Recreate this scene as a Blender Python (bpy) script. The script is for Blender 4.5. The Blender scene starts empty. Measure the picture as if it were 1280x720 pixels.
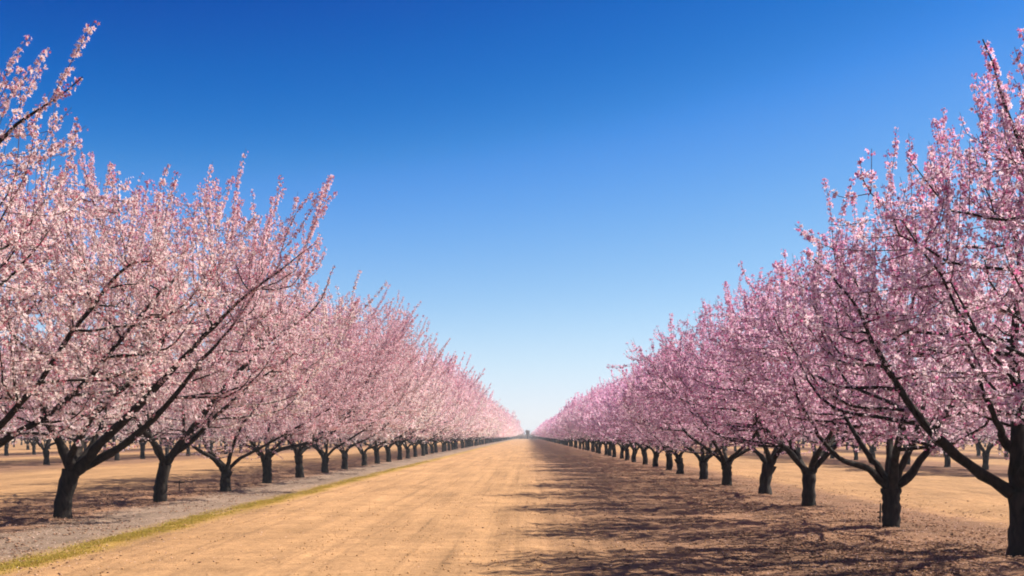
import bpy, math, random
import numpy as np
PI = math.pi
scene = bpy.context.scene
COL = scene.collection
RNG = np.random.default_rng(11)

# ------------------------------------------------------------------ camera
EYE = 1.7
FPX = 1500.0
cam = bpy.data.cameras.new("camera")
cam.sensor_width = 36.0
cam.lens = FPX / 1280 * 36
cam.shift_y = (545 - 360) / 1280
cam.shift_x = -(660 - 640) / 1280
cam.clip_end = 9000
camo = bpy.data.objects.new("camera", cam)
camo.location = (0, 0, EYE)
camo.rotation_euler = (PI / 2, 0, 0)
COL.objects.link(camo)
scene.camera = camo

# ------------------------------------------------------------------ light
SUN_EL, SUN_AZ = math.radians(44), math.radians(76)      # azimuth clockwise from +Y
sd = np.array([math.sin(SUN_AZ) * math.cos(SUN_EL), math.cos(SUN_AZ) * math.cos(SUN_EL), math.sin(SUN_EL)])
sun = bpy.data.lights.new("sun", 'SUN')
sun.energy = 5.0
sun.angle = math.radians(0.5)
sun.color = (1.0, 0.93, 0.80)
suno = bpy.data.objects.new("sun", sun)
from mathutils import Vector
suno.rotation_euler = Vector(sd).to_track_quat('Z', 'Y').to_euler()
suno.location = (40, 0, 60)
COL.objects.link(suno)
world = bpy.data.worlds.new("World")
scene.world = world
world.use_nodes = True
nt = world.node_tree
nt.nodes.clear()
sky = nt.nodes.new('ShaderNodeTexSky')
sky.sky_type = 'NISHITA'
sky.sun_disc = False
sky.sun_elevation = SUN_EL
sky.sun_rotation = SUN_AZ
sky.altitude = 2500
sky.air_density = 1.0
sky.dust_density = 0.3
sky.ozone_density = 3.0
bg = nt.nodes.new('ShaderNodeBackground')
bg.inputs[1].default_value = 0.0725
out = nt.nodes.new('ShaderNodeOutputWorld')
# a polarised, saturated blue: the sky's contrast raised channel by channel
down = nt.nodes.new('ShaderNodeVectorMath'); down.operation = 'SCALE'; down.inputs['Scale'].default_value = 1 / 8
up = nt.nodes.new('ShaderNodeVectorMath'); up.operation = 'SCALE'; up.inputs['Scale'].default_value = 8
cv = nt.nodes.new('ShaderNodeRGBCurve')
KN = [[(.9, .0), (1.18, .02), (1.25, .04), (1.38, .12), (1.65, .54), (2.45, 1.73), (3.9, 3.6), (5.8, 4.95), (8, 6)],
      [(1.5, .2), (1.85, .45), (2.1, .74), (2.4, 1.14), (2.85, 1.91), (4.05, 3.33), (5.7, 4.8), (7, 5.35), (8, 5.8)],
      [(3.0, 1.7), (3.6, 2.6), (4.0, 3.2), (4.6, 4.05), (5.05, 4.85), (6.3, 5.46), (7.1, 5.83), (8, 6)]]
for ch, pts in enumerate(KN):
    c = cv.mapping.curves[ch]
    c.points[0].location = (0, 0)
    c.points[1].location = (pts[-1][0] / 8, pts[-1][1] / 8)
    for x, y in pts[:-1]: c.points.new(x / 8, y / 8)
    for p in c.points: p.handle_type = 'AUTO_CLAMPED'
cv.mapping.update()
nt.links.new(sky.outputs[0], down.inputs[0])
nt.links.new(down.outputs[0], cv.inputs['Color'])
nt.links.new(cv.outputs[0], up.inputs[0])
nt.links.new(up.outputs[0], bg.inputs[0])
nt.links.new(bg.outputs[0], out.inputs[0])
vs = scene.view_settings
vs.view_transform = 'Standard'
vs.look = 'None'
vs.gamma = 1
vs.use_curve_mapping = False
vs.exposure = 1.22
scene.cycles.max_bounces = 10
scene.cycles.diffuse_bounces = 8
scene.cycles.transmission_bounces = 8
scene.cycles.filter_width = 1.9

# ------------------------------------------------------------------ object helpers
def mesh_obj(name, verts, faces_flat, sizes, mat, parent=None, smooth=False, color=None):
    me = bpy.data.meshes.new(name)
    verts = np.asarray(verts, dtype=np.float32)
    faces_flat = np.asarray(faces_flat, dtype=np.int32)
    nf = len(faces_flat) // sizes
    me.vertices.add(len(verts))
    me.vertices.foreach_set('co', verts.ravel())
    me.loops.add(len(faces_flat))
    me.loops.foreach_set('vertex_index', faces_flat)
    me.polygons.add(nf)
    me.polygons.foreach_set('loop_start', np.arange(nf, dtype=np.int32) * sizes)
    me.polygons.foreach_set('loop_total', np.full(nf, sizes, dtype=np.int32))
    if color is not None:
        at = me.attributes.new('tint', 'FLOAT_COLOR', 'POINT')
        c4 = np.ones((len(verts), 4), dtype=np.float32)
        c4[:, :3] = color
        at.data.foreach_set('color', c4.ravel())
    me.materials.append(mat)
    me.update(calc_edges=True)
    if smooth:
        me.polygons.foreach_set('use_smooth', np.ones(nf, dtype=bool))
    o = bpy.data.objects.new(name, me)
    COL.objects.link(o)
    if parent is not None:
        o.parent = parent
    return o

def tag(o, label=None, cat=None, group=None, kind=None):
    if label: o['label'] = label
    if cat: o['category'] = cat
    if group: o['group'] = group
    if kind: o['kind'] = kind
    return o

def new_mat(name):
    m = bpy.data.materials.new(name)
    m.use_nodes = True
    m.node_tree.nodes.clear()
    return m, m.node_tree, m.node_tree.nodes, m.node_tree.links

# ------------------------------------------------------------------ materials
def petal_material(name, gain):
    m, t, N, L = new_mat(name)
    at = N.new('ShaderNodeAttribute'); at.attribute_name = 'tint'
    inf = N.new('ShaderNodeObjectInfo')
    mr = N.new('ShaderNodeMapRange'); mr.inputs[3].default_value = 0.93; mr.inputs[4].default_value = 1.07
    L.new(inf.outputs['Random'], mr.inputs[0])
    mul = N.new('ShaderNodeVectorMath'); mul.operation = 'MULTIPLY'
    g = N.new('ShaderNodeVectorMath'); g.operation = 'MULTIPLY'; g.inputs[1].default_value = gain
    cmb = N.new('ShaderNodeCombineXYZ')
    cmb.inputs[0].default_value = 1.0
    L.new(mr.outputs[0], cmb.inputs[1])
    cmb.inputs[2].default_value = 1.0
    L.new(at.outputs['Color'], mul.inputs[0]); L.new(cmb.outputs[0], mul.inputs[1])
    L.new(mul.outputs[0], g.inputs[0])
    d = N.new('ShaderNodeBsdfDiffuse')
    tr = N.new('ShaderNodeBsdfTranslucent')
    mx = N.new('ShaderNodeMixShader'); mx.inputs[0].default_value = 0.5
    L.new(g.outputs[0], d.inputs[0]); L.new(g.outputs[0], tr.inputs[0])
    L.new(d.outputs[0], mx.inputs[1]); L.new(tr.outputs[0], mx.inputs[2])
    o = N.new('ShaderNodeOutputMaterial')
    L.new(mx.outputs[0], o.inputs[0])
    return m

def bark_material(name, c1, c2, scale):
    m, t, N, L = new_mat(name)
    tc = N.new('ShaderNodeTexCoord')
    mp = N.new('ShaderNodeMapping'); mp.inputs['Scale'].default_value = (1, 1, .35)
    n = N.new('ShaderNodeTexNoise'); n.inputs['Scale'].default_value = scale; n.inputs['Detail'].default_value = 6
    L.new(tc.outputs['Object'], mp.inputs[0]); L.new(mp.outputs[0], n.inputs[0])
    cr = N.new('ShaderNodeValToRGB')
    cr.color_ramp.elements[0].position = .35; cr.color_ramp.elements[0].color = (*c1, 1)
    cr.color_ramp.elements[1].position = .7; cr.color_ramp.elements[1].color = (*c2, 1)
    L.new(n.outputs[0], cr.inputs[0])
    p = N.new('ShaderNodeBsdfPrincipled'); p.inputs['Roughness'].default_value = .9
    p.inputs['Specular IOR Level'].default_value = .25
    L.new(cr.outputs[0], p.inputs['Base Color'])
    b = N.new('ShaderNodeBump'); b.inputs['Strength'].default_value = .7; b.inputs['Distance'].default_value = .03
    L.new(n.outputs[0], b.inputs['Height']); L.new(b.outputs[0], p.inputs['Normal'])
    o = N.new('ShaderNodeOutputMaterial'); L.new(p.outputs[0], o.inputs[0])
    return m

M_petal_l = petal_material('petals_pale_pink', (1.0, 1.0, 1.0))
M_petal_r = petal_material('petals_mauve_pink', (1.0, 0.96, 1.0))
M_bark = bark_material('dark_bark', (.006, .0045, .004), (.030, .021, .017), 14)
M_twig = bark_material('twig_bark', (.06, .028, .024), (.13, .065, .055), 30)

# row positions and zones across the orchard, shared by the ground materials
ROWS_R = [6.9, 23.0, 39.0, 55.0, 71.0, 87.0, 103.0]
ROWS_L = [-9.3, -28.5, -45.0, -61.0, -77.0, -93.0, -109.0]
def soil_material():
    m, t, N, L = new_mat('orchard_soil')
    geo = N.new('ShaderNodeNewGeometry')
    sep = N.new('ShaderNodeSeparateXYZ'); L.new(geo.outputs['Position'], sep.inputs[0])
    def noise(scale, detail=4, vec=None, sc=None, rough=.55):
        n = N.new('ShaderNodeTexNoise'); n.inputs['Scale'].default_value = scale
        n.inputs['Detail'].default_value = detail; n.inputs['Roughness'].default_value = rough
        if sc:
            mp = N.new('ShaderNodeMapping'); mp.inputs['Scale'].default_value = sc
            L.new(geo.outputs['Position'], mp.inputs[0]); L.new(mp.outputs[0], n.inputs[0])
        else:
            L.new(geo.outputs['Position'], n.inputs[0])
        return n.outputs[0]
    def math_(op, a, b, c=None):
        q = N.new('ShaderNodeMath'); q.operation = op
        for i, v in enumerate((a, b, c)):
            if v is None: continue
            if isinstance(v, (int, float)): q.inputs[i].default_value = v
            else: L.new(v, q.inputs[i])
        return q.outputs[0]
    def mix(fac, a, b, mode='MIX'):
        q = N.new('ShaderNodeMix'); q.data_type = 'RGBA'; q.blend_type = mode
        if isinstance(fac, (int, float)): q.inputs[0].default_value = fac
        else: L.new(fac, q.inputs[0])
        for i, v in ((6, a), (7, b)):
            if isinstance(v, tuple): q.inputs[i].default_value = (*v, 1)
            else: L.new(v, q.inputs[i])
        return q.outputs[2]
    n1 = noise(.9, 5)
    n2 = noise(.25, 3)
    wob = ramp0 = N.new('ShaderNodeMapRange'); wob.inputs[1].default_value = -9.5; wob.inputs[2].default_value = -8.2; wob.inputs[3].default_value = 1.6; wob.inputs[4].default_value = .35
    L.new(sep.outputs[0], wob.inputs[0])
    wob2 = N.new('ShaderNodeMapRange'); wob2.inputs[1].default_value = -5.5; wob2.inputs[2].default_value = -3; wob2.inputs[3].default_value = 0; wob2.inputs[4].default_value = 1.3
    L.new(sep.outputs[0], wob2.inputs[0])
    amp = math_('ADD', wob.outputs[0], wob2.outputs[0])
    xw = math_('ADD', sep.outputs[0], math_('MULTIPLY', math_('SUBTRACT', n1, .5), amp))
    xw = math_('ADD', xw, math_('MULTIPLY', math_('SUBTRACT', n2, .5), math_('MULTIPLY', amp, .55)))
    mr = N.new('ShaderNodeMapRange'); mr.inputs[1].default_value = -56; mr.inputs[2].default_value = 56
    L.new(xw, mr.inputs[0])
    cr = N.new('ShaderNodeValToRGB')
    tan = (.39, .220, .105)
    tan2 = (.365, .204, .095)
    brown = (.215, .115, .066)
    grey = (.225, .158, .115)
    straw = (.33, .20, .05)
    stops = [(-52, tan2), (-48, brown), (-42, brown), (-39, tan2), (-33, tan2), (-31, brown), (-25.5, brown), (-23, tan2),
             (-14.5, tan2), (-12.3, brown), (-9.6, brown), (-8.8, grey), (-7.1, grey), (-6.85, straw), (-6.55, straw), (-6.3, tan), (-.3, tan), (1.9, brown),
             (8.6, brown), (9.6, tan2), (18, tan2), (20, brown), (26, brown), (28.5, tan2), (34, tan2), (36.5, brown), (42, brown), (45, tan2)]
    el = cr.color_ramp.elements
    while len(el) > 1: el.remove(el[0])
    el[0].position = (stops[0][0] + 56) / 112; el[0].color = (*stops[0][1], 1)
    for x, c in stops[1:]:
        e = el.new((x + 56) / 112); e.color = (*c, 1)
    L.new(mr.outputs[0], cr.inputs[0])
    base = cr.outputs[0]
    # soil mottling, crumbs, lengthwise wheel marks
    big = noise(.6, 6, sc=(1, .35, 1))
    fine = noise(9, 8, rough=.7)
    crumbs = noise(28, 4, rough=.7)
    lanes = noise(2.2, 4, sc=(1, .03, 1))
    def ramp(v, a, b, lo=0., hi=1.):
        q = N.new('ShaderNodeMapRange'); q.inputs[1].default_value = a; q.inputs[2].default_value = b
        q.inputs[3].default_value = lo; q.inputs[4].default_value = hi
        L.new(v, q.inputs[0]); return q.outputs[0]
    def grey_of(v):
        q = N.new('ShaderNodeCombineColor')
        for i in range(3): L.new(v, q.inputs[i])
        return q.outputs[0]
    c = mix(1.0, base, grey_of(ramp(big, .3, .7, .78, 1.16)), 'MULTIPLY')
    c = mix(1.0, c, grey_of(ramp(fine, .3, .72, .78, 1.18)), 'MULTIPLY')
    c = mix(1.0, c, grey_of(ramp(lanes, .32, .66, .84, 1.09)), 'MULTIPLY')
    tracks = noise(1.0, 3, sc=(5.5, .035, 1))
    c = mix(1.0, c, grey_of(ramp(tracks, .56, .66, 1.0, .80)), 'MULTIPLY')
    cross = noise(1.7, 5, sc=(.22, 1.5, 1))
    c = mix(1.0, c, grey_of(ramp(cross, .36, .62, .86, 1.06)), 'MULTIPLY')
    # brown crumbs of old leaf and hull scattered everywhere, denser on the verges
    litter = ramp(crumbs, .60, .68)
    right = ramp(xw, 0.5, 4, .06, .55)
    left = ramp(xw, -9.4, -7.0, .5, 0.05)
    c = mix(math_('MULTIPLY', litter, math_('MAXIMUM', right, left)), c, (.17, .10, .065))
    flecks = ramp(noise(34, 3, rough=.6), .66, .72)
    c = mix(math_('MULTIPLY', flecks, math_('MULTIPLY', math_('MAXIMUM', right, left), .3)), c, (.52, .36, .28))
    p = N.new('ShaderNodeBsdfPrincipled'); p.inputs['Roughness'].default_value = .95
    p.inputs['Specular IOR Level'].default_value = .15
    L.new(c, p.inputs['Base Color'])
    b = N.new('ShaderNodeBump'); b.inputs['Strength'].default_value = .9; b.inputs['Distance'].default_value = .035
    h = math_('ADD', math_('MULTIPLY', fine, 1.0), math_('MULTIPLY', crumbs, .5))
    h = math_('ADD', h, math_('MULTIPLY', lanes, .8))
    L.new(h, b.inputs['Height']); L.new(b.outputs[0], p.inputs['Normal'])
    o = N.new('ShaderNodeOutputMaterial'); L.new(p.outputs[0], o.inputs[0])
    return m
M_soil = soil_material()

def tint_material(name, rough=.9, transl=0.0):
    m, t, N, L = new_mat(name)
    at = N.new('ShaderNodeAttribute'); at.attribute_name = 'tint'
    n = N.new('ShaderNodeTexNoise'); n.inputs['Scale'].default_value = 8
    mr = N.new('ShaderNodeMapRange'); mr.inputs[3].default_value = .8; mr.inputs[4].default_value = 1.2
    L.new(n.outputs[0], mr.inputs[0])
    sc = N.new('ShaderNodeVectorMath'); sc.operation = 'SCALE'
    L.new(at.outputs['Color'], sc.inputs[0]); L.new(mr.outputs[0], sc.inputs['Scale'])
    d = N.new('ShaderNodeBsdfDiffuse'); L.new(sc.outputs[0], d.inputs[0])
    o = N.new('ShaderNodeOutputMaterial')
    if transl:
        tr = N.new('ShaderNodeBsdfTranslucent'); L.new(sc.outputs[0], tr.inputs[0])
        mx = N.new('ShaderNodeMixShader'); mx.inputs[0].default_value = transl
        L.new(d.outputs[0], mx.inputs[1]); L.new(tr.outputs[0], mx.inputs[2]); L.new(mx.outputs[0], o.inputs[0])
    else:
        L.new(d.outputs[0], o.inputs[0])
    return m
M_clod = tint_material('clod_soil')
M_grass = tint_material('dry_grass', transl=.3)
M_fallen = tint_material('fallen_petals', transl=.2)

# ------------------------------------------------------------------ ground
def vnoise(x, y, seed):
    xi = np.floor(x).astype(np.int64); yi = np.floor(y).astype(np.int64)
    fx = x - xi; fy = y - yi
    fx = fx * fx * (3 - 2 * fx); fy = fy * fy * (3 - 2 * fy)
    def h(a, b):
        n = (a * 374761393 + b * 668265263 + seed * 1442695041) & 0x7fffffff
        n = ((n ^ (n >> 13)) * 1274126177) & 0x7fffffff
        return ((n ^ (n >> 16)) & 0xffff) / 65535.0
    return (h(xi, yi) * (1 - fx) + h(xi + 1, yi) * fx) * (1 - fy) + (h(xi, yi + 1) * (1 - fx) + h(xi + 1, yi + 1) * fx) * fy

def ground_h(x, y):
    fade = np.clip((140 - y) / 60, 0, 1) * np.clip((y - 4) / 6, 0, 1)
    fade *= np.clip((46 - np.abs(x)) / 10, 0, 1)
    h = .030 * (vnoise(x * 1.1, y * .5, 1) - .5) + .035 * (vnoise(x * 3.1, y * 2.3, 2) - .5)
    h += .028 * (vnoise(x * 7.3, y * 6.1, 3) - .5)
    # soft wheel ruts down the road
    for cx in (-4.9, -3.1, -1.5, -.6, .35, 1.1, 2.6):
        h -= .024 * np.exp(-((x - cx - .15 * (vnoise(y * .08, y * 0 + cx, 5) - .5)) / .13) ** 2) * (.35 + vnoise(x * 0 + cx, y * .7, 6))
    # rough litter on the verges
    rough = np.clip((x - 2.5) / 2, 0, 1) + np.clip((-7 - x) / 2, 0, 1)
    h += rough * .05 * (vnoise(x * 5, y * 4.2, 7) - .5)
    return h * fade

def grid(xs, ys, zoff=0):
    X, Y = np.meshgrid(xs, ys)
    Z = ground_h(X, Y) + zoff
    v = np.stack([X, Y, Z], -1).reshape(-1, 3)
    nx, ny = len(xs), len(ys)
    i = (np.arange(ny - 1)[:, None] * nx + np.arange(nx - 1)[None, :])
    f = np.stack([i, i + 1, i + 1 + nx, i + nx], -1).reshape(-1)
    return v, f
ys_near = [10.0]
while ys_near[-1] < 150:
    y = ys_near[-1]; ys_near.append(y + .075 * (max(y, 13) / 13) ** 1.5)
ys_near = np.array(ys_near)
xs_road = np.arange(-6.7, 4.6, .11)
xs_mid = np.concatenate([-np.geomspace(14.5, 60, 25)[::-1], np.arange(-14, -6.7, .13), xs_road, np.arange(4.65, 14, .13), np.geomspace(14.5, 60, 25)])
xs_all = np.concatenate([-np.geomspace(70, 4000, 14)[::-1], xs_mid, np.geomspace(70, 4000, 14)])
ys_all = np.concatenate([[-400, -60, 0, 6], ys_near, np.geomspace(160, 7000, 26)])
v, f = grid(xs_all, ys_all)
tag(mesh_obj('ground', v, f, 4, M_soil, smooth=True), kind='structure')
ys_rd = np.concatenate([[-40, 0, 6], ys_near, np.geomspace(160, 1500, 26)])
v, f = grid(xs_road, ys_rd, .012)
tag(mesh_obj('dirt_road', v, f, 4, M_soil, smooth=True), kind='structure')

# ------------------------------------------------------------------ tree skeleton
def unit(v):
    return v / (np.linalg.norm(v) + 1e-9)

def catmull(pts, n):
    P = np.array([2 * np.array(pts[0]) - np.array(pts[1])] + [np.array(p) for p in pts] + [2 * np.array(pts[-1]) - np.array(pts[-2])])
    outp = []
    m = len(pts) - 1
    for t in np.linspace(0, m - 1e-6, n):
        i = int(t); u = t - i
        a, b, c, d = P[i], P[i + 1], P[i + 2], P[i + 3]
        outp.append(.5 * ((2 * b) + (-a + c) * u + (2 * a - 5 * b + 4 * c - d) * u * u + (-a + 3 * b - 3 * c + d) * u ** 3))
    return np.array(outp)

def tubes(branches, sides):
    """branches: list of (pts, radii) -> verts, quads"""
    V, F, off = [], [], 0
    ang = np.arange(sides) / sides * 2 * PI
    ca, sa = np.cos(ang), np.sin(ang)
    for pts, rad in branches:
        n = len(pts)
        T = np.gradient(pts, axis=0)
        T /= np.linalg.norm(T, axis=1)[:, None] + 1e-9
        ref = np.array([.13, .97, .2]) if abs(T[0][1]) < .8 else np.array([1., 0, 0])
        A = np.cross(T, ref); A /= np.linalg.norm(A, axis=1)[:, None] + 1e-9
        B = np.cross(T, A)
        ring = pts[:, None, :] + rad[:, None, None] * (A[:, None, :] * ca[None, :, None] + B[:, None, :] * sa[None, :, None])
        V.append(ring.reshape(-1, 3))
        i = np.arange(n - 1)[:, None] * sides + np.arange(sides)[None, :]
        j = np.arange(n - 1)[:, None] * sides + (np.arange(sides)[None, :] + 1) % sides
        F.append((np.stack([i, j, j + sides, i + sides], -1) + off).reshape(-1))
        off += n * sides
        # cap the tip
        base = off - sides
        if sides == 3:
            F.append(np.array([base, base + 1, base + 2, base + 2]))if False else None
    F = [q for q in F if q is not None]
    return np.concatenate(V), np.concatenate(F)

class Env:
    """uneven vase-shaped crown outline"""
    def __init__(s, rng, top, rad, lean, dome):
        s.top, s.rad, s.lean, s.dome = top, rad, lean, dome
        s.ph = rng.uniform(0, 2 * PI, 5); s.am = rng.uniform(.04, .11, 5)
    def R(s, z, az):
        u = (z - 1.15) / (s.top - 1.15)
        if s.dome: prof = np.interp(u, [0, .1, .3, .48, .66, .85, 1.0], [.40, .74, 1.0, 1.0, .80, .50, .2])
        else: prof = np.interp(u, [0, .08, .25, .5, .78, .92, 1.0], [.40, .66, .90, 1.0, .98, .74, .35])
        w = 1 + sum(a * np.sin((k + 1) * az + p + 1.3 * z * (k % 2)) for k, (a, p) in enumerate(zip(s.am, s.ph)))
        return s.rad * prof * w
    def center(s, z):
        return s.lean * np.clip((z - 1.0) / (s.top * .6), 0, 1)
    def sample(s, rng, n, inner=0.0):
        outp = []
        while len(outp) < n:
            z = rng.uniform(1.25, s.top); az = rng.uniform(0, 2 * PI)
            Rm = s.R(z, az)
            if rng.random() > (Rm / s.rad) ** 2 * np.clip((z - 1.3) / 1.7, .08, 1): continue
            r = Rm * math.sqrt(rng.uniform(inner, 1))
            outp.append((s.center(z) + r * math.cos(az), r * math.sin(az), z))
        return np.array(outp)

def make_skeleton(seed, top=7.0, rad=3.8, lean=0.0, trunk=None, scaf=None, n_sec=95, n_shoot=1100, n_whip=130, tr=.155, dome=False, clear=None):
    rng = np.random.default_rng(seed)
    env = Env(rng, top, rad, lean, dome)
    if trunk is None:
        trunk = [(0, 0, -.15), (rng.uniform(-.04, .04), rng.uniform(-.04, .04), .4), (rng.uniform(-.06, .1), rng.uniform(-.06, .06), rng.uniform(.8, .95))]
    tp = catmull(trunk, 12)
    u = np.linspace(0, 1, 12)
    trad = tr * (1.0 + .38 * np.exp(-u * 5) + .16 * np.clip((u - .7) / .3, 0, 1)) * (1 + .06 * rng.standard_normal(12))
    crown_base = tp[-1]
    scaffolds = []
    specs = list(scaf or [])
    n_auto = {True: 2}.get(bool(scaf), int(rng.integers(4, 6)))
    az0 = rng.uniform(0, 2 * PI)
    for k in range(n_auto):
        if scaf: az = (PI / 2 if k == 0 else -PI / 2) + rng.uniform(-.4, .4)
        else: az = az0 + 2 * PI * k / n_auto + rng.uniform(-.3, .3)
        tz = top * rng.uniform(.72, .86)
        r1 = rad * .42 * rng.uniform(.8, 1.2); r2 = rad * .78 * rng.uniform(.85, 1.1)
        d = np.array([math.cos(az), math.sin(az), 0])
        L1 = np.array([env.center(2.2), 0, 0]); L2 = np.array([env.center(5), 0, 0])
        perp = np.array([-d[1], d[0], 0]) * rng.uniform(-.5, .5)
        p = [crown_base - d * .0 + np.array([0, 0, -.12]),
             crown_base + d * .32 + np.array([0, 0, .36]),
             d * r1 + L1 * .8 + np.array([0, 0, 2.2 + rng.uniform(-.2, .3)]) + perp * .4,
             d * r2 * .8 + L2 * .95 + np.array([0, 0, 3.9 + rng.uniform(-.3, .3)]) + perp,
             d * r2 + L2 + np.array([0, 0, tz])]
        specs.append((p, rng.uniform(.62, .78)))
    for p, rs in specs:
        pts = catmull(p, 26)
        pts[2:] += np.cumsum(rng.standard_normal((24, 3)) * .016, axis=0)
        t = np.linspace(0, 1, 26)
        rr = tr * rs * ((1 - t) ** 1.15 * .87 + .05 + .12 * np.exp(-t * 12))
        rr *= 1 + .07 * rng.standard_normal(26)
        scaffolds.append([pts, rr, []])
    # secondaries: reach evenly through the crown from the nearest scaffold
    nodes = np.concatenate([s[0][5:21] for s in scaffolds]); nid = np.concatenate([[k] * 16 for k in range(len(scaffolds))])
    nrad = np.concatenate([s[1][5:21] for s in scaffolds])
    secs = []
    for tg in env.sample(rng, n_sec, .25):
        if tg[2] < 2.0: tg[2] += .4
        dv = tg - nodes
        dist = np.linalg.norm(dv * np.array([1.25, 1.25, .8]), axis=1) + np.clip(.5 * np.hypot(dv[:, 0], dv[:, 1]) - dv[:, 2], 0, 9) * 3
        i = int(np.argmin(dist))
        a = nodes[i]
        ln = np.linalg.norm(tg - a)
        if ln < .5 or ln > 3.4: continue
        if tg[2] <= 2.6 and ln > 1.7: continue
        if tg[2] > 2.6 and tg[2] - a[2] < .3 * math.hypot(tg[0] - a[0], tg[1] - a[1]): continue
        mid = a + (tg - a) * .5 + np.array([(tg - a)[0] * .16, (tg - a)[1] * .16, -.13 * ln])
        pts = catmull([a, mid, tg], 10)
        pts[1:-1] += rng.standard_normal((8, 3)) * .02
        r0 = min(nrad[i] * .6, .011 + .008 * ln)
        t = np.linspace(0, 1, 10)
        secs.append((pts, r0 * (1 - t * .78), nid[i]))
        scaffolds[nid[i]][2].append((pts, r0 * (1 - t * .78)))
    # shoots that carry the blossom
    n2 = np.concatenate([s[0][7:] for s in scaffolds] + [s[0][1:] for s in secs] + [s[0][3:] for s in secs])
    shoots = []
    tg = env.sample(rng, n_shoot, .0)
    for q in tg:
        dv = q - n2
        dist = np.linalg.norm(dv, axis=1)
        cost = np.abs(np.linalg.norm(dv * np.array([1.3, 1.3, .75]), axis=1) - .5) + np.clip(n2[:, 2] - q[2] + .15, 0, 9) * 1.3
        cand = np.argpartition(cost, 4)[:4]
        i = cand[rng.integers(0, 4)]
        a = n2[i]; d = q - a; ln = np.linalg.norm(d)
        if ln > 2.0: continue
        if ln < .25: q = q + unit(d + np.array([0, 0, .3])) * .35; d = q - a; ln = np.linalg.norm(d)
        up = rng.uniform(.15, .5)
        mid = a + d * .5 + np.array([d[0] * .18, d[1] * .18, -up * .25 * ln])
        shoots.append(catmull([a, mid, q], 7))
    # straight whips rising out of the top and the rim
    whips = []
    cz = n2[:, 2]
    w = np.clip((cz - top * .45) / (top * .5), 0.02, 1) ** 1.5
    w /= w.sum()
    for i in rng.choice(len(n2), n_whip, p=w):
        a = n2[i]
        o = np.array([a[0] - env.center(a[2]), a[1], 0]); o = o / (rad + 1e-6)
        d = unit(o * (rng.uniform(.05, .5) if dome else rng.uniform(.3, .9)) + np.array([0, 0, 1]) + rng.standard_normal(3) * .13)
        ln = rng.uniform(.7, 1.6)
        b = a + d * ln
        lim = top + (rng.uniform(-.5, .7) if dome else rng.uniform(-.4, .6))
        if b[2] > lim: b = a + d * max(.35, ln * (lim - a[2]) / (b[2] - a[2] + 1e-6)) if a[2] < lim else a + d * .35
        rr = math.hypot(b[0] - env.center(b[2]), b[1])
        if dome and rr > env.R(min(b[2], top), 0) * 1.25 + .1: continue
        whips.append(catmull([a, (a + b) / 2 + rng.standard_normal(3) * .03, b], 7))
    if clear is not None:
        # the picked-out limbs keep the twigs off their open side
        v = np.array([clear[0], clear[1], 0.]); v /= np.linalg.norm(v); e = np.array([-v[1], v[0], 0.])
        L = np.concatenate([c[0][2:19] for c in scaffolds[:len(scaf)]])
        def hides(sh):
            d = sh[:, None, :] - L[None]
            near = np.hypot(d @ e, d[..., 2]) < .13
            return bool((near & (d @ v > .12)).any())
        shoots = [q for q in shoots if not (hides(q) and rng.random() < .85)]
        whips = [q for q in whips if not hides(q)]
    return dict(trunk=(tp, trad), scaffolds=scaffolds, secs=secs, shoots=shoots + whips, whips=whips, env=env)

def frames(n, rng, axis, cup=.9):
    """random orthonormal frames whose normal tends along 'axis' (outwards from the twig)"""
    nrm = axis + rng.standard_normal((n, 3)) * .45
    nrm /= np.linalg.norm(nrm, axis=1)[:, None] + 1e-9
    r = rng.standard_normal((n, 3))
    a = np.cross(nrm, r); a /= np.linalg.norm(a, axis=1)[:, None] + 1e-9
    b = np.cross(nrm, a)
    return nrm, a, b

PAL = dict(left=dict(light=(.98, .94, .93), mid=(.97, .86, .88), deep=(.94, .67, .74), heart=(.34, .05, .08), bud=(.66, .20, .28)),
           right=dict(light=(.98, .92, .93), mid=(.96, .78, .88), deep=(.89, .53, .75), heart=(.32, .04, .10), bud=(.62, .16, .33)))

def blossom_points(sk, rng, per_m, spread, whip_only=False):
    P, A, T = [], [], []
    lines = [(s, .12) for s in sk['shoots']] + [(s, .3) for s in sk['whips']] + [(s[0], .03) for s in sk['secs']] + [(s[0][12:], .05) for s in sk['scaffolds']] * 2
    for pts, start in lines:
        seg = np.diff(pts, axis=0); L = np.linalg.norm(seg, axis=1); tot = L.sum()
        n = rng.poisson(per_m * tot * (1 - start))
        if n == 0: continue
        nodes = max(1, int(tot * 24))
        tnode = rng.uniform(start, 1.0, nodes)
        t = np.clip(tnode[rng.integers(0, nodes, n)] + rng.standard_normal(n) * .012, start, 1)
        cum = np.concatenate([[0], np.cumsum(L)]) / tot
        p = np.stack([np.interp(t, cum, pts[:, k]) for k in range(3)], -1)
        tan = unit(pts[-1] - pts[0])
        r = rng.standard_normal((n, 3)); r -= (r @ tan)[:, None] * tan
        r /= np.linalg.norm(r, axis=1)[:, None] + 1e-9
        P.append(p + r * rng.uniform(.35, 1.0, n)[:, None] * spread)
        A.append(r + np.array([0, 0, .15])); T.append(t)
    return np.concatenate(P), np.concatenate(A), np.concatenate(T)

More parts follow.
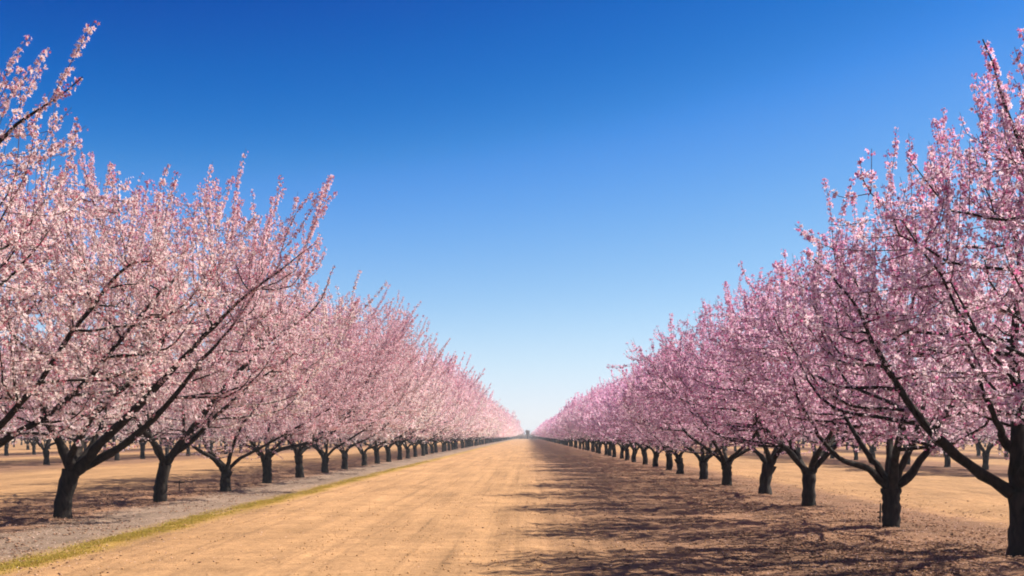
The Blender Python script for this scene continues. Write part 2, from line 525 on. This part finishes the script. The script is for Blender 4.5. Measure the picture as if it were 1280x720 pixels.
def blossoms_mesh(sk, rng, lod, pal, count_scale=1.0):
    """lod 0: five-petal flowers, 1: three-petal, 2/3: single tufts"""
    per_m, spread, size = {0: (54, .046, .0240), 1: (40, .05, .036), 2: (18, .06, .060), 3: (7.5, .08, .10), 4: (2.6, .1, .19)}[lod]
    P, A, T = blossom_points(sk, rng, per_m * count_scale, spread)
    n = len(P)
    nrm, a, b = frames(n, rng, A)
    size = size * rng.uniform(.75, 1.25, n)
    c_light, c_mid, c_deep, c_heart, c_bud = [np.array(pal[k]) for k in ('light', 'mid', 'deep', 'heart', 'bud')]
    w = np.clip(rng.beta(1.3, 1.6, n) + .62 * (P[:, 2] / 6.8 - .52), 0, 1)[:, None]   # older, whiter bloom low down, lightened further to offset lower-crown shade
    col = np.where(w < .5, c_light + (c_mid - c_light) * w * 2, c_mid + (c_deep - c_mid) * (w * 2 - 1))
    bud = (rng.random(n) < np.where(T > .90, .5, .13))
    col[bud] = c_bud * rng.uniform(.8, 1.2, (bud.sum(), 1))
    size[bud] *= .75
    if lod == 0:
        # shared centre, five waists, five tips, cupped
        k = np.arange(5) / 5 * 2 * PI
        rot = rng.uniform(0, 2 * PI, n)[:, None]
        cup = np.where(bud, 1.4, rng.uniform(.15, .6, n))[:, None]
        def ring(ang, rr, hh):
            ang = ang[None, :] + rot
            return P[:, None, :] + size[:, None, None] * (rr * (np.cos(ang)[..., None] * a[:, None, :] + np.sin(ang)[..., None] * b[:, None, :])
                     + (hh * cup)[..., None] * nrm[:, None, :])
        mids = ring(k + PI / 5, .55, .35); tips = ring(k, 1.12, .8)
        V = np.concatenate([P[:, None, :], mids, tips], 1).reshape(-1, 3)
        base = np.arange(n)[:, None, None] * 11
        kk = np.arange(5)
        q = np.stack([np.zeros(5, int), 1 + (kk - 1) % 5, 6 + kk, 1 + kk], -1)[None]
        F = (base + q).reshape(-1)
        C = np.empty((n, 11, 3)); C[:, 0] = np.where(bud[:, None], c_bud * .6, c_heart); C[:, 1:6] = (col * .93 + c_heart * .07)[:, None]; C[:, 6:] = col[:, None]
        return V, F, 4, C.reshape(-1, 3)
    if lod == 1:
        k = np.arange(3) / 3 * 2 * PI
        rot = rng.uniform(0, 2 * PI, n)[:, None]
        ang = k[None] + rot
        tip = P[:, None] + size[:, None, None] * (1.25 * (np.cos(ang)[..., None] * a[:, None] + np.sin(ang)[..., None] * b[:, None]) + .35 * nrm[:, None])
        ang = ang + PI / 3
        mid = P[:, None] + size[:, None, None] * (.62 * (np.cos(ang)[..., None] * a[:, None] + np.sin(ang)[..., None] * b[:, None]) + .2 * nrm[:, None])
        V = np.concatenate([P[:, None], mid, tip], 1).reshape(-1, 3)
        kk = np.arange(3)
        q = np.stack([np.zeros(3, int), 1 + (kk - 1) % 3, 4 + kk, 1 + kk], -1)[None]
        F = (np.arange(n)[:, None, None] * 7 + q).reshape(-1)
        C = np.empty((n, 7, 3)); C[:, 0] = np.where(bud[:, None], c_bud * .8, c_heart * .5 + col * .5); C[:, 1:] = col[:, None]
        return V, F, 4, C.reshape(-1, 3)
    # tufts: bent quads
    col = col * .88 + c_heart * .12
    asp = rng.uniform(.55, 1.0, n)[:, None]
    s = size[:, None]
    V = np.stack([P - a * s + nrm * s * .3, P - b * s * asp, P + a * s + nrm * s * .3, P + b * s * asp], 1).reshape(-1, 3)
    F = np.arange(n * 4)
    C = np.repeat(col, 4, axis=0)
    return V, F, 4, C

def build_tree(seed, lod, side, limbs_split, **kw):
    """one complete tree at the origin: returns root Empty with parts"""
    rng = np.random.default_rng(seed + 500)
    sk = make_skeleton(seed, **kw)
    root = bpy.data.objects.new('blossom_tree', None)
    root.empty_display_size = .4
    COL.objects.link(root)
    ts = {0: 14, 1: 10, 2: 7, 3: 5}[lod]
    V, F = tubes([sk['trunk']], ts)
    if lod <= 1:
        # burls and flutes
        ang = np.arctan2(V[:, 1], V[:, 0])
        r = 1 + .07 * np.sin(ang * 3 + seed + V[:, 2] * 2) + .02 * np.sin(ang * 5 + V[:, 2] * 6)
        V[:, 0] *= r; V[:, 1] *= r
    if limbs_split:
        mesh_obj('trunk', V, F, 4, M_bark, root, smooth=True)
        for s in sk['scaffolds']:
            V, F = tubes([(s[0], s[1])] + s[2], 8)
            mesh_obj('limb', V, F, 4, M_bark, root, smooth=True)
    else:
        mesh_obj('trunk', V, F, 4, M_bark, root, smooth=True)
        br = [(s[0], s[1]) for s in sk['scaffolds']] + ([(p, r) for p, r, _ in sk['secs']] if lod < 3 else [])
        if lod >= 2: br = [(p[::3], r[::3]) for p, r in br]
        V, F = tubes(br, {0: 6, 1: 5, 2: 4, 3: 3}[lod])
        if lod < 3:
            sh = sk['shoots'] if lod < 2 else [s[::3] for s in sk['shoots'][::2]]
            V2, F2 = tubes([(s, np.linspace(.006, .0028, len(s))) for s in sh], 3)
            F = np.concatenate([F, F2 + len(V)]); V = np.concatenate([V, V2])
        mesh_obj('branches', V, F, 4, M_bark, root, smooth=True)
    if lod == 0:
        sh = sk['shoots']
        V, F = tubes([(s, np.linspace(.006, .0028, len(s))) for s in sh], 3)
        mesh_obj('twigs', V, F, 4, M_twig, root)
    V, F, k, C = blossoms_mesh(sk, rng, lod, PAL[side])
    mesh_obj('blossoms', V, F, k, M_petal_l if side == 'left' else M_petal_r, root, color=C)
    return root, sk

def children(o):
    return KIDS[o]
KIDS = {}
def register(root):
    KIDS[root] = [c for c in COL.objects if c.parent == root]
    for c in KIDS[root]:
        KIDS[c] = [g for g in COL.objects if g.parent == c]
USED = set()
def place(root, x, y, rz=0, s=1.0, mirror=False):
    if root not in USED:
        USED.add(root); o = root
    else:
        o = root.copy(); COL.objects.link(o)
        for ch in KIDS[root]:
            c = ch.copy(); COL.objects.link(c); c.parent = o
            for g in KIDS[ch]:
                d = g.copy(); COL.objects.link(d); d.parent = c
    o.location = (x, y, 0); o.rotation_euler = (0, 0, rz)
    o.scale = (s, s * (-1 if mirror else 1), s * RNG.uniform(.97, 1.03))
    return o

SP = 6.12
LX, RX = -9.3, 6.9
SPEC_L = dict(top=7.6, rad=4.0, lean=1.35)
SPEC_R = dict(top=6.5, rad=3.7, lean=0, dome=True)

def w3(pts, X, D, ys):
    # limb joints measured on the photograph, each set at its own depth within the tree
    return [((px - 660) / 1500 * (D + y) - X, y, (545 - py) / 1500 * (D + y) + 1.7) for (px, py), y in zip(pts, ys)]
L1, L2, R0, R1 = (-9.63, 24.8), (-9.41, 30.7), (6.95, 16.9), (6.8, 22.5)
trL1 = [(0, 0, -.15), (.03, 0, .35), (.20, 0, .98)]
scL1 = [(w3([(92, 590), (64, 530), (43, 476), (20, 420), (8, 370)], *L1, [0, -.3, -.8, -1.2, -1.4]), .72),
        (w3([(94, 590), (130, 558), (205, 488), (262, 424), (322, 366), (405, 300)], *L1, [0, -.4, -1.2, -1.7, -2.1, -2.3]), .80),
        (w3([(94, 588), (150, 560), (205, 510), (248, 450), (285, 400), (330, 330)], *L1, [0, -.2, -.7, -1.0, -1.2, -1.3]), .66),
        (w3([(90, 588), (120, 545), (128, 505), (105, 470), (95, 400)], *L1, [0, .3, .6, .9, 1.2]), .5)]
trL2 = [(0, 0, -.15), (.02, 0, .4), (.14, 0, .98)]
scL2 = [(w3([(206, 578), (188, 545), (180, 500), (165, 440), (160, 380)], *L2, [0, .1, .2, .4, .4]), .6),
        (w3([(207, 578), (242, 535), (285, 478), (340, 424), (398, 385), (425, 330)], *L2, [0, -.4, -1.0, -1.5, -1.9, -2.1]), .70),
        (w3([(207, 580), (240, 552), (290, 504), (355, 455), (392, 410)], *L2, [0, -.3, -.8, -1.2, -1.4]), .58)]
trR0 = [(0, 0, -.15), (.01, 0, .4), (.0, 0, .92)]
scR0 = [(w3([(1272, 620), (1236, 598), (1180, 558), (1138, 508), (1105, 462), (1082, 415), (1058, 370), (1010, 320)], *R0, [0, -.1, -.5, -.9, -1.2, -1.4, -1.5, -1.6]), .58),
        (w3([(1276, 620), (1266, 560), (1262, 490), (1256, 420), (1262, 340), (1255, 250), (1245, 170)], *R0, [0, -.1, -.2, -.2, -.1, .1, .1]), .75),
        (w3([(1268, 565), (1246, 535), (1222, 478), (1202, 410), (1185, 330)], *R0, [0, -.4, -.8, -1.0, -1.0]), .42),
        (w3([(1277, 620), (1310, 560), (1370, 480), (1430, 380), (1460, 280)], *R0, [0, 0, .2, .3, .4]), .7)]
trR1 = [(0, 0, -.15), (0, 0, .35), (.0, 0, .72)]
scR1 = [(w3([(1110, 610), (1086, 586), (1052, 572), (1025, 548), (1000, 500), (985, 440), (975, 380)], *R1, [0, -.2, -.5, -.8, -1.0, -1.2, -1.2]), .5),
        (w3([(1111, 608), (1096, 580), (1072, 550), (1050, 500), (1030, 430), (1020, 350)], *R1, [0, -.1, -.1, .1, .3, .3]), .55),
        (w3([(1114, 608), (1132, 572), (1146, 530), (1150, 470), (1142, 410), (1134, 360)], *R1, [0, -.3, -.6, -.9, -1.1, -1.1]), .6),
        (w3([(1117, 610), (1146, 586), (1170, 545), (1200, 490), (1235, 430), (1245, 385)], *R1, [0, -.1, -.2, -.2, -.1, .1]), .66)]

ORD = ['nearest', 'second', 'third', 'fourth', 'fifth', 'sixth', 'seventh', 'eighth', 'ninth', 'tenth', 'eleventh', 'twelfth', 'thirteenth',
       'fourteenth', 'fifteenth', 'sixteenth', 'seventeenth', 'eighteenth', 'nineteenth', 'twentieth', 'twenty-first', 'twenty-second', 'twenty-third', 'twenty-fourth', 'twenty-fifth',
       'twenty-sixth', 'twenty-seventh', 'twenty-eighth', 'twenty-ninth', 'thirtieth']

# ------------------------------------------------------------------ hero and shared trees
protos = {}
def P_(key, *a, **k):
    if key not in protos:
        r, sk = build_tree(*a, **k); register(r); protos[key] = r
    return protos[key]

specials = {
    ('L', 0): dict(seed=101, lod=0, side='left', limbs_split=True, top=6.9, rad=3.5, lean=1.2, n_shoot=800, n_whip=70,
                   scaf=[([(0, 0, .8), (.6, 0, 1.5), (2.0, -.1, 2.7), (3.0, 0, 3.8), (3.9, 0, 4.75), (4.75, 0, 5.35)], .7),
                         ([(0, 0, .8), (-.4, 0, 1.6), (-1.0, .1, 2.8), (-1.4, .2, 4.5)], .7)]),
    ('L', 1): dict(seed=104, lod=0, side='left', limbs_split=True, top=6.0, rad=3.9, lean=1.2, n_shoot=1200),
    ('L', 2): dict(seed=102, lod=0, side='left', limbs_split=True, trunk=trL1, scaf=scL1, tr=.165, top=7.0, rad=4.1, lean=1.7, n_shoot=1050, clear=(9.63, -24.8)),
    ('L', 3): dict(seed=103, lod=0, side='left', limbs_split=True, trunk=trL2, scaf=scL2, tr=.155, top=6.2, rad=3.7, lean=1.2, n_shoot=1050, clear=(9.41, -30.7)),
    ('R', 0): dict(seed=201, lod=0, side='right', limbs_split=True, top=6.7, rad=3.7, lean=-.1, dome=True),
    ('R', 1): dict(seed=202, lod=0, side='right', limbs_split=True, trunk=trR0, scaf=scR0, tr=.17, top=6.8, rad=3.5, lean=.2, n_shoot=1300, dome=True, clear=(-6.95, -16.9)),
    ('R', 2): dict(seed=203, lod=0, side='right', limbs_split=True, trunk=trR1, scaf=scR1, tr=.155, top=5.8, rad=3.5, lean=0, n_shoot=1300, dome=True, clear=(-6.8, -22.5)),
}
SPECIAL_LABEL = {
    ('L', 0): 'blossoming branches reaching in at the top left corner, against deep blue sky',
    ('L', 1): 'pink blossoming tree cut by the left edge, its trunk outside the picture',
    ('L', 2): 'big leaning blossom tree with thick forked trunk, largest whole trunk of the left roadside row',
    ('L', 3): 'blossom tree with two long limbs reaching toward the road, next behind the largest left trunk',
    ('R', 0): 'pink blossoming tree outside the right edge, its twigs and shade reaching in',
    ('R', 1): 'tall mauve blossom tree whose dark trunk stands on the right edge',
    ('R', 2): 'mauve blossom tree with low forking trunk beside a small stake, next from the right edge',
}
n_front = 84
def front_row(side):
    X = LX if side == 'L' else RX
    sd_ = 'left' if side == 'L' else 'right'
    y0 = 12.5 if side == 'L' else 10.9
    spec = SPEC_L if side == 'L' else SPEC_R
    grp = 'blossom trees in the row along the %s side of the dirt road' % sd_
    sb = 1000 if side == 'L' else 2000
    spts = 0
    for k in range(n_front):
        y = y0 + k * SP
        jx, jy = RNG.normal(0, .10), RNG.normal(0, .12)
        mirror = bool(RNG.integers(0, 2))
        s = RNG.uniform(.94, 1.06)
        if (side, k) in specials:
            a = dict(specials[(side, k)])
            root = P_(('special', side, k), a.pop('seed'), a.pop('lod'), a.pop('side'), a.pop('limbs_split'), **a)
            px_, py_ = {('L', 2): L1, ('L', 3): L2, ('R', 1): R0, ('R', 2): R1}.get((side, k), (X, y))
            o = place(root, px_, py_, 0, 1.0)
            o.scale = (1, 1, 1)
            tag(o, SPECIAL_LABEL[(side, k)], 'tree', grp)
            continue
        if y < 56:
            v_ = k % 3
            root = P_(('near', side, v_), sb + 10 + v_, 0, sd_, True, n_shoot=1200, **spec)
        elif y < 125:
            v_ = k % 4
            root = P_(('mid', side, v_), sb + 30 + v_, 1, sd_, False, n_shoot=1000, **spec)
        elif y < 260:
            v_ = k % 4
            root = P_(('far', side, v_), sb + 50 + v_, 2, sd_, False, n_shoot=950, **spec)
        else:
            v_ = k % 4
            root = P_(('deep', side, v_), sb + 70 + v_, 3, sd_, False, n_shoot=800, **spec)
        rz = RNG.uniform(-.25, .25)
        if side == 'R': rz += PI * (k % 2) * (1 if spec['lean'] > -.3 else 0)
        o = place(root, X + jx, y + jy, rz, s, mirror)
        o.scale.z = s * {('L', 4): .80, ('L', 5): .86, ('L', 6): 1.0, ('R', 3): .97, ('R', 4): .9}.get((side, k), RNG.uniform(.80, 1.04))
        first = 4 if side == 'L' else 3
        if k < 28:
            nm = ORD[k - first + 1] if k > first else 'next'
            base = 'the leaning tree with two long limbs' if side == 'L' else 'the forked tree beside the stake'
            if k == first: lab = '%s blossom tree, first behind %s' % ('pale pink' if side == 'L' else 'mauve pink', base)
            else: lab = '%s blossom tree, %s behind %s' % ('pale pink' if side == 'L' else 'mauve pink', nm, base)
        else:
            lab = '%s blossom tree far down the %s roadside row, merging with its neighbours' % ('pale pink' if side == 'L' else 'mauve pink', sd_)
        tag(o, lab, 'tree', grp)
front_row('L')
front_row('R')

# ------------------------------------------------------------------ rows behind the roadside rows
taken = set()
def back_rows():
    for side, rows in (('L', ROWS_L), ('R', ROWS_R)):
        sd_ = 'left' if side == 'L' else 'right'
        sb = 1000 if side == 'L' else 2000
        spec = dict(SPEC_L) if side == 'L' else dict(SPEC_R)
        for r_i, cnt in ((1, 40), (2, 26)):
            X = rows[r_i]
            ymin = abs(X) * (2.12 if side == 'L' else 2.3)
            y = ymin + (4.0 if side == 'L' else 1.0) * r_i
            for k in range(cnt):
                yy = y + k * SP
                root = protos[('mid', side, k % 4)] if yy < 110 else protos[('far', side, k % 4)] if yy < 230 else protos[('deep', side, k % 4)]
                o = place(root, X + RNG.normal(0, .15), yy + RNG.normal(0, .15), RNG.uniform(-.5, .5), RNG.uniform(.92, 1.04), bool(RNG.integers(0, 2)))
                which = ['', 'second', 'third'][r_i]
                if k < 8 and r_i == 1:
                    lab = 'blossom tree seen between trunks, %s from the %s edge in the second %s row' % ('first' if k == 0 else ORD[k], sd_, sd_)
                else:
                    lab = 'blossom tree in the %s row %s of the road, mostly hidden by nearer trees' % (which, sd_)
                tag(o, lab, 'tree', 'blossom trees in the %s row on the %s' % (which, sd_))
            taken.add((side, r_i, y + cnt * SP))
back_rows()

# every tree beyond those, as one far mass
def far_orchard():
    V_, F_, C_, off = [], [], [], 0
    TV, TF, toff = [], [], 0
    lib = []
    for i in range(4):
        for s in ('left', 'right'):
            sk = make_skeleton(900 + i, n_sec=40, n_shoot=420, n_whip=30, **(SPEC_L if s == 'left' else SPEC_R))
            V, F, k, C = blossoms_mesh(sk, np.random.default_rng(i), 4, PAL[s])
            tv, tf = tubes([(sk['trunk'][0][::4], sk['trunk'][1][::4])] + [(q[0][::6], q[1][::6]) for q in sk['scaffolds']], 4)
            lib.append((s, V, F, C, tv, tf))
    start = {}
    for s, r, y in taken: start[(s, r)] = y
    start[('L', 0)] = 12.5 + n_front * SP; start[('R', 0)] = 10.9 + n_front * SP
    rng = np.random.default_rng(3)
    for side, rows in (('L', ROWS_L), ('R', ROWS_R)):
        s_name = 'left' if side == 'L' else 'right'
        opts = [q for q in lib if q[0] == s_name]
        for r_i, X in enumerate(rows):
            y = start.get((side, r_i), abs(X) * 2.1)
            end = 1350 if r_i == 0 else 520
            while y < end:
                _, V, F, C, tv, tf = opts[rng.integers(0, 4)]
                a = rng.uniform(0, 2 * PI) if side == 'R' else rng.uniform(-.5, .5)
                R = np.array([[math.cos(a), -math.sin(a), 0], [math.sin(a), math.cos(a), 0], [0, 0, 1]]) * rng.uniform(.92, 1.06)
                p = np.array([X + rng.normal(0, .2), y + rng.normal(0, .2), 0])
                step = 1 if r_i < 3 else 2
                sel = V.reshape(-1, 4, 3)[::step].reshape(-1, 3)
                V_.append((sel @ R.T + p).astype(np.float32)); C_.append(C.reshape(-1, 4, 3)[::step].reshape(-1, 3).astype(np.float32))
                TV.append((tv @ R.T + p).astype(np.float32)); TF.append(tf + toff); toff += len(tv)
                y += SP
    V = np.concatenate(V_); F = np.arange(len(V))
    root = bpy.data.objects.new('distant_orchard', None); COL.objects.link(root)
    root.location = (0, 0, 0)
    tag(root, 'mass of far blossom trees closing the rows out to the horizon', 'orchard', kind='stuff')
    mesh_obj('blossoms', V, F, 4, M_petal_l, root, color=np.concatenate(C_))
    mesh_obj('trunks', np.concatenate(TV), np.concatenate(TF), 4, M_bark, root)
far_orchard()

# ------------------------------------------------------------------ brown tree closing the avenue
def end_tree():
    sk = make_skeleton(77, top=4.8, rad=.9, lean=0, n_sec=50, n_shoot=500, n_whip=20, tr=.25)
    root = bpy.data.objects.new('distant_tree', None); COL.objects.link(root)
    V, F = tubes([sk['trunk']] + [(q[0], q[1]) for q in sk['scaffolds']], 6)
    mesh_obj('trunk', V, F, 4, M_bark, root, smooth=True)
    pal = dict(light=(.30, .17, .11), mid=(.25, .13, .085), deep=(.2, .10, .07), heart=(.15, .08, .06), bud=(.2, .1, .07))
    V, F, k, C = blossoms_mesh(sk, np.random.default_rng(5), 3, pal, 4)
    mesh_obj('crown', V, F, k, M_clod, root, color=C)
    root.location = (-.2, 640, 0)
    tag(root, 'small brown tree standing where the dirt road meets the horizon', 'tree')
    # low brown scrub behind it
    rng = np.random.default_rng(8)
    n = 9000
    P = np.stack([rng.uniform(-30, 30, n), rng.uniform(720, 735, n), np.abs(rng.normal(0, 1.3, n))], -1)
    nrm, a, b = frames(n, rng, np.tile([0., 0, 1], (n, 1)))
    s = rng.uniform(.2, .5, n)[:, None]
    V = np.stack([P - a * s, P - b * s, P + a * s, P + b * s], 1).reshape(-1, 3)
    c = np.array([.24, .14, .10]) * rng.uniform(.7, 1.3, (n, 1))
    tag(mesh_obj('scrub', V, np.arange(4 * n), 4, M_clod, color=np.repeat(c, 4, 0)),
        'low brown scrub along the horizon at the end of the road', 'scrub', kind='stuff')
end_tree()

# ------------------------------------------------------------------ stuff on the ground
def pick_y(rng, n, a, b):
    # denser near the camera
    u = rng.random(n)
    return 1 / (1 / a + (1 / b - 1 / a) * u)

def clods(name, label, n, xf, size, cols, seed, flat=.6, ymax=70):
    rng = np.random.default_rng(seed)
    y = pick_y(rng, n, 12.5, ymax); x = xf(rng, n)
    keep = vnoise(x * .9, y * .55, seed + 3) * vnoise(x * 3, y * 1.7, seed + 4) > rng.uniform(.04, .5, n)
    x, y = x[keep], y[keep]; n = len(x)
    s = size[0] + (size[1] - size[0]) * rng.random(n) ** 3
    z = ground_h(x, y) + .012
    base = np.array([[1, 0, 0], [0, 1, 0], [-1, 0, 0], [0, -1, 0], [0, 0, 1], [0, 0, -1]], float)
    B = base[None] * (1 + rng.uniform(-.4, .4, (n, 6, 1))) + rng.uniform(-.2, .2, (n, 6, 3))
    B[..., 2] *= flat
    rot = rng.uniform(0, 2 * PI, n)
    c, s_ = np.cos(rot)[:, None], np.sin(rot)[:, None]
    Bx = B[..., 0] * c - B[..., 1] * s_; By = B[..., 0] * s_ + B[..., 1] * c
    V = np.stack([Bx, By, B[..., 2]], -1) * s[:, None, None] + np.stack([x, y, z + s * .25], -1)[:, None]
    tri = np.array([[0, 1, 4], [1, 2, 4], [2, 3, 4], [3, 0, 4], [1, 0, 5], [2, 1, 5], [3, 2, 5], [0, 3, 5]])
    F = (np.arange(n)[:, None, None] * 6 + tri[None]).reshape(-1)
    cc = np.array(cols)[rng.integers(0, len(cols), n)] * rng.uniform(.8, 1.15, (n, 1))
    o = mesh_obj(name, V.reshape(-1, 3), F, 3, M_clod, color=np.repeat(cc, 6, 0))
    tag(o, label, 'soil crumbs', kind='stuff')

clods('soil_clods', 'loose crumbs and clods of dry tan soil on the road', 14000,
      lambda r, n: r.uniform(-6.2, 5.0, n), (.005, .022), [(.48, .27, .125), (.43, .24, .115), (.34, .19, .09)], 21)
clods('leaf_litter', 'brown leaf litter and hulls under the roadside trees', 90000,
      lambda r, n: np.where(r.random(n) < .62, r.normal(5.6, 2.0, n), r.normal(-10.0, 1.9, n)), (.008, .034),
      [(.28, .15, .095), (.20, .105, .07), (.36, .22, .14), (.15, .08, .055)], 22, flat=.35)

def fallen(n, seed):
    rng = np.random.default_rng(seed)
    y = pick_y(rng, n, 12.5, 80)
    x = np.where(rng.random(n) < .5, rng.normal(6.2, 2.4, n), rng.normal(-9.6, 2.0, n))
    z = ground_h(x, y) + .018 + rng.uniform(0, .012, n)
    P = np.stack([x, y, z], -1)
    nrm, a, b = frames(n, rng, np.tile([0., 0, 1.6], (n, 1)))
    s = rng.uniform(.007, .013, n)[:, None]
    V = np.stack([P - a * s, P - b * s * .8, P + a * s, P + b * s * .8], 1).reshape(-1, 3)
    c = np.array([.62, .43, .38]) * rng.uniform(.7, 1.1, (n, 1))
    tag(mesh_obj('fallen_petals', V, np.arange(4 * n), 4, M_fallen, color=np.repeat(c, 4, 0)),
        'pale fallen petals scattered on the verges under the trees', 'petals', kind='stuff')
fallen(24000, 31)

def grass_strip():
    rng = np.random.default_rng(41)
    n = 90000
    y = pick_y(rng, n, 13, 90)
    x = -6.72 + rng.normal(0, .15, n) + .05 * np.sin(y * .9) + .05 * np.sin(y * .37 + 1)
    keep = vnoise(x * 4, y * .8, 9) > rng.uniform(.1, .6, n)
    x, y = x[keep], y[keep]; n = len(x)
    z = ground_h(x, y) + .005
    h = rng.uniform(.012, .04, n); w = rng.uniform(.004, .008, n)
    az = rng.uniform(0, 2 * PI, n)
    side = np.stack([np.cos(az), np.sin(az), np.zeros(n)], -1)
    lean = np.stack([rng.normal(0, .5, n), rng.normal(0, .5, n), np.ones(n)], -1)
    P = np.stack([x, y, z], -1)
    V = np.stack([P - side * w[:, None], P + side * w[:, None], P + lean * h[:, None]], 1).reshape(-1, 3)
    cols = np.array([(.40, .27, .06), (.32, .25, .05), (.46, .31, .09), (.30, .26, .05)])
    c = cols[rng.integers(0, 4, n)] * rng.uniform(.8, 1.2, (n, 1))
    tag(mesh_obj('grass', V, np.arange(3 * n), 3, M_grass, color=np.repeat(c, 3, 0)),
        'thin line of short yellow green grass along the left road edge', 'grass', kind='stuff')
grass_strip()

# ------------------------------------------------------------------ small stakes by the trunks
M_stake = bark_material('weathered_stake', (.02, .015, .012), (.07, .05, .035), 40)
def stake(x, y, h, cross, label):
    root = bpy.data.objects.new('irrigation_stake', None); COL.objects.link(root)
    V, F = tubes([(np.array([[0, 0, -.08], [.004, 0, h * .5], [.012, 0, h * .97], [.012, 0, h]]), np.array([.016, .016, .015, .001]))], 8)
    mesh_obj('post', V, F, 4, M_stake, root, smooth=True)
    for zz, hw in cross:
        V, F = tubes([(np.array([[-hw - .002, 0, zz], [-hw, 0, zz], [hw, .01, zz + .01], [hw + .002, .01, zz + .01]]), np.array([.001, .016, .016, .001]))], 6)
        mesh_obj('crosspiece', V, F, 4, M_stake, root, smooth=True)
    root.location = (x, y, 0)
    tag(root, label, 'stake', 'small irrigation stakes beside the trunks')
stake((1100 - 660) / 1500 * 23.3, 23.3, .40, [(.22, .05), (.12, .045)], 'short dark ringed stake beside the low forking trunk on the right')
stake((224 - 660) / 1500 * 37.0, 37.0, .34, [(.27, .16)], 'small dark stake with a crosspiece right of the second left trunk')

# ------------------------------------------------------------------ thin haze in the air
HAZE = 0.0005
mh, th, Nh, Lh = new_mat('haze_air')
pv = Nh.new('ShaderNodeVolumePrincipled')
pv.inputs['Color'].default_value = (.84, .91, 1.0, 1)
pv.inputs['Density'].default_value = HAZE
pv.inputs['Anisotropy'].default_value = .3
oh = Nh.new('ShaderNodeOutputMaterial'); Lh.new(pv.outputs[0], oh.inputs['Volume'])
bx = np.array([[x, y, z] for z in (-1.5, 11) for y in (-420, 7100) for x in (-4050, 4050)], float)
fc = [0, 2, 3, 1, 4, 5, 7, 6, 0, 1, 5, 4, 2, 6, 7, 3, 0, 4, 6, 2, 1, 3, 7, 5]
tag(mesh_obj('haze', bx, fc, 4, mh), 'thin pale haze over the orchard', 'haze', kind='stuff')
scene.cycles.volume_bounces = 0
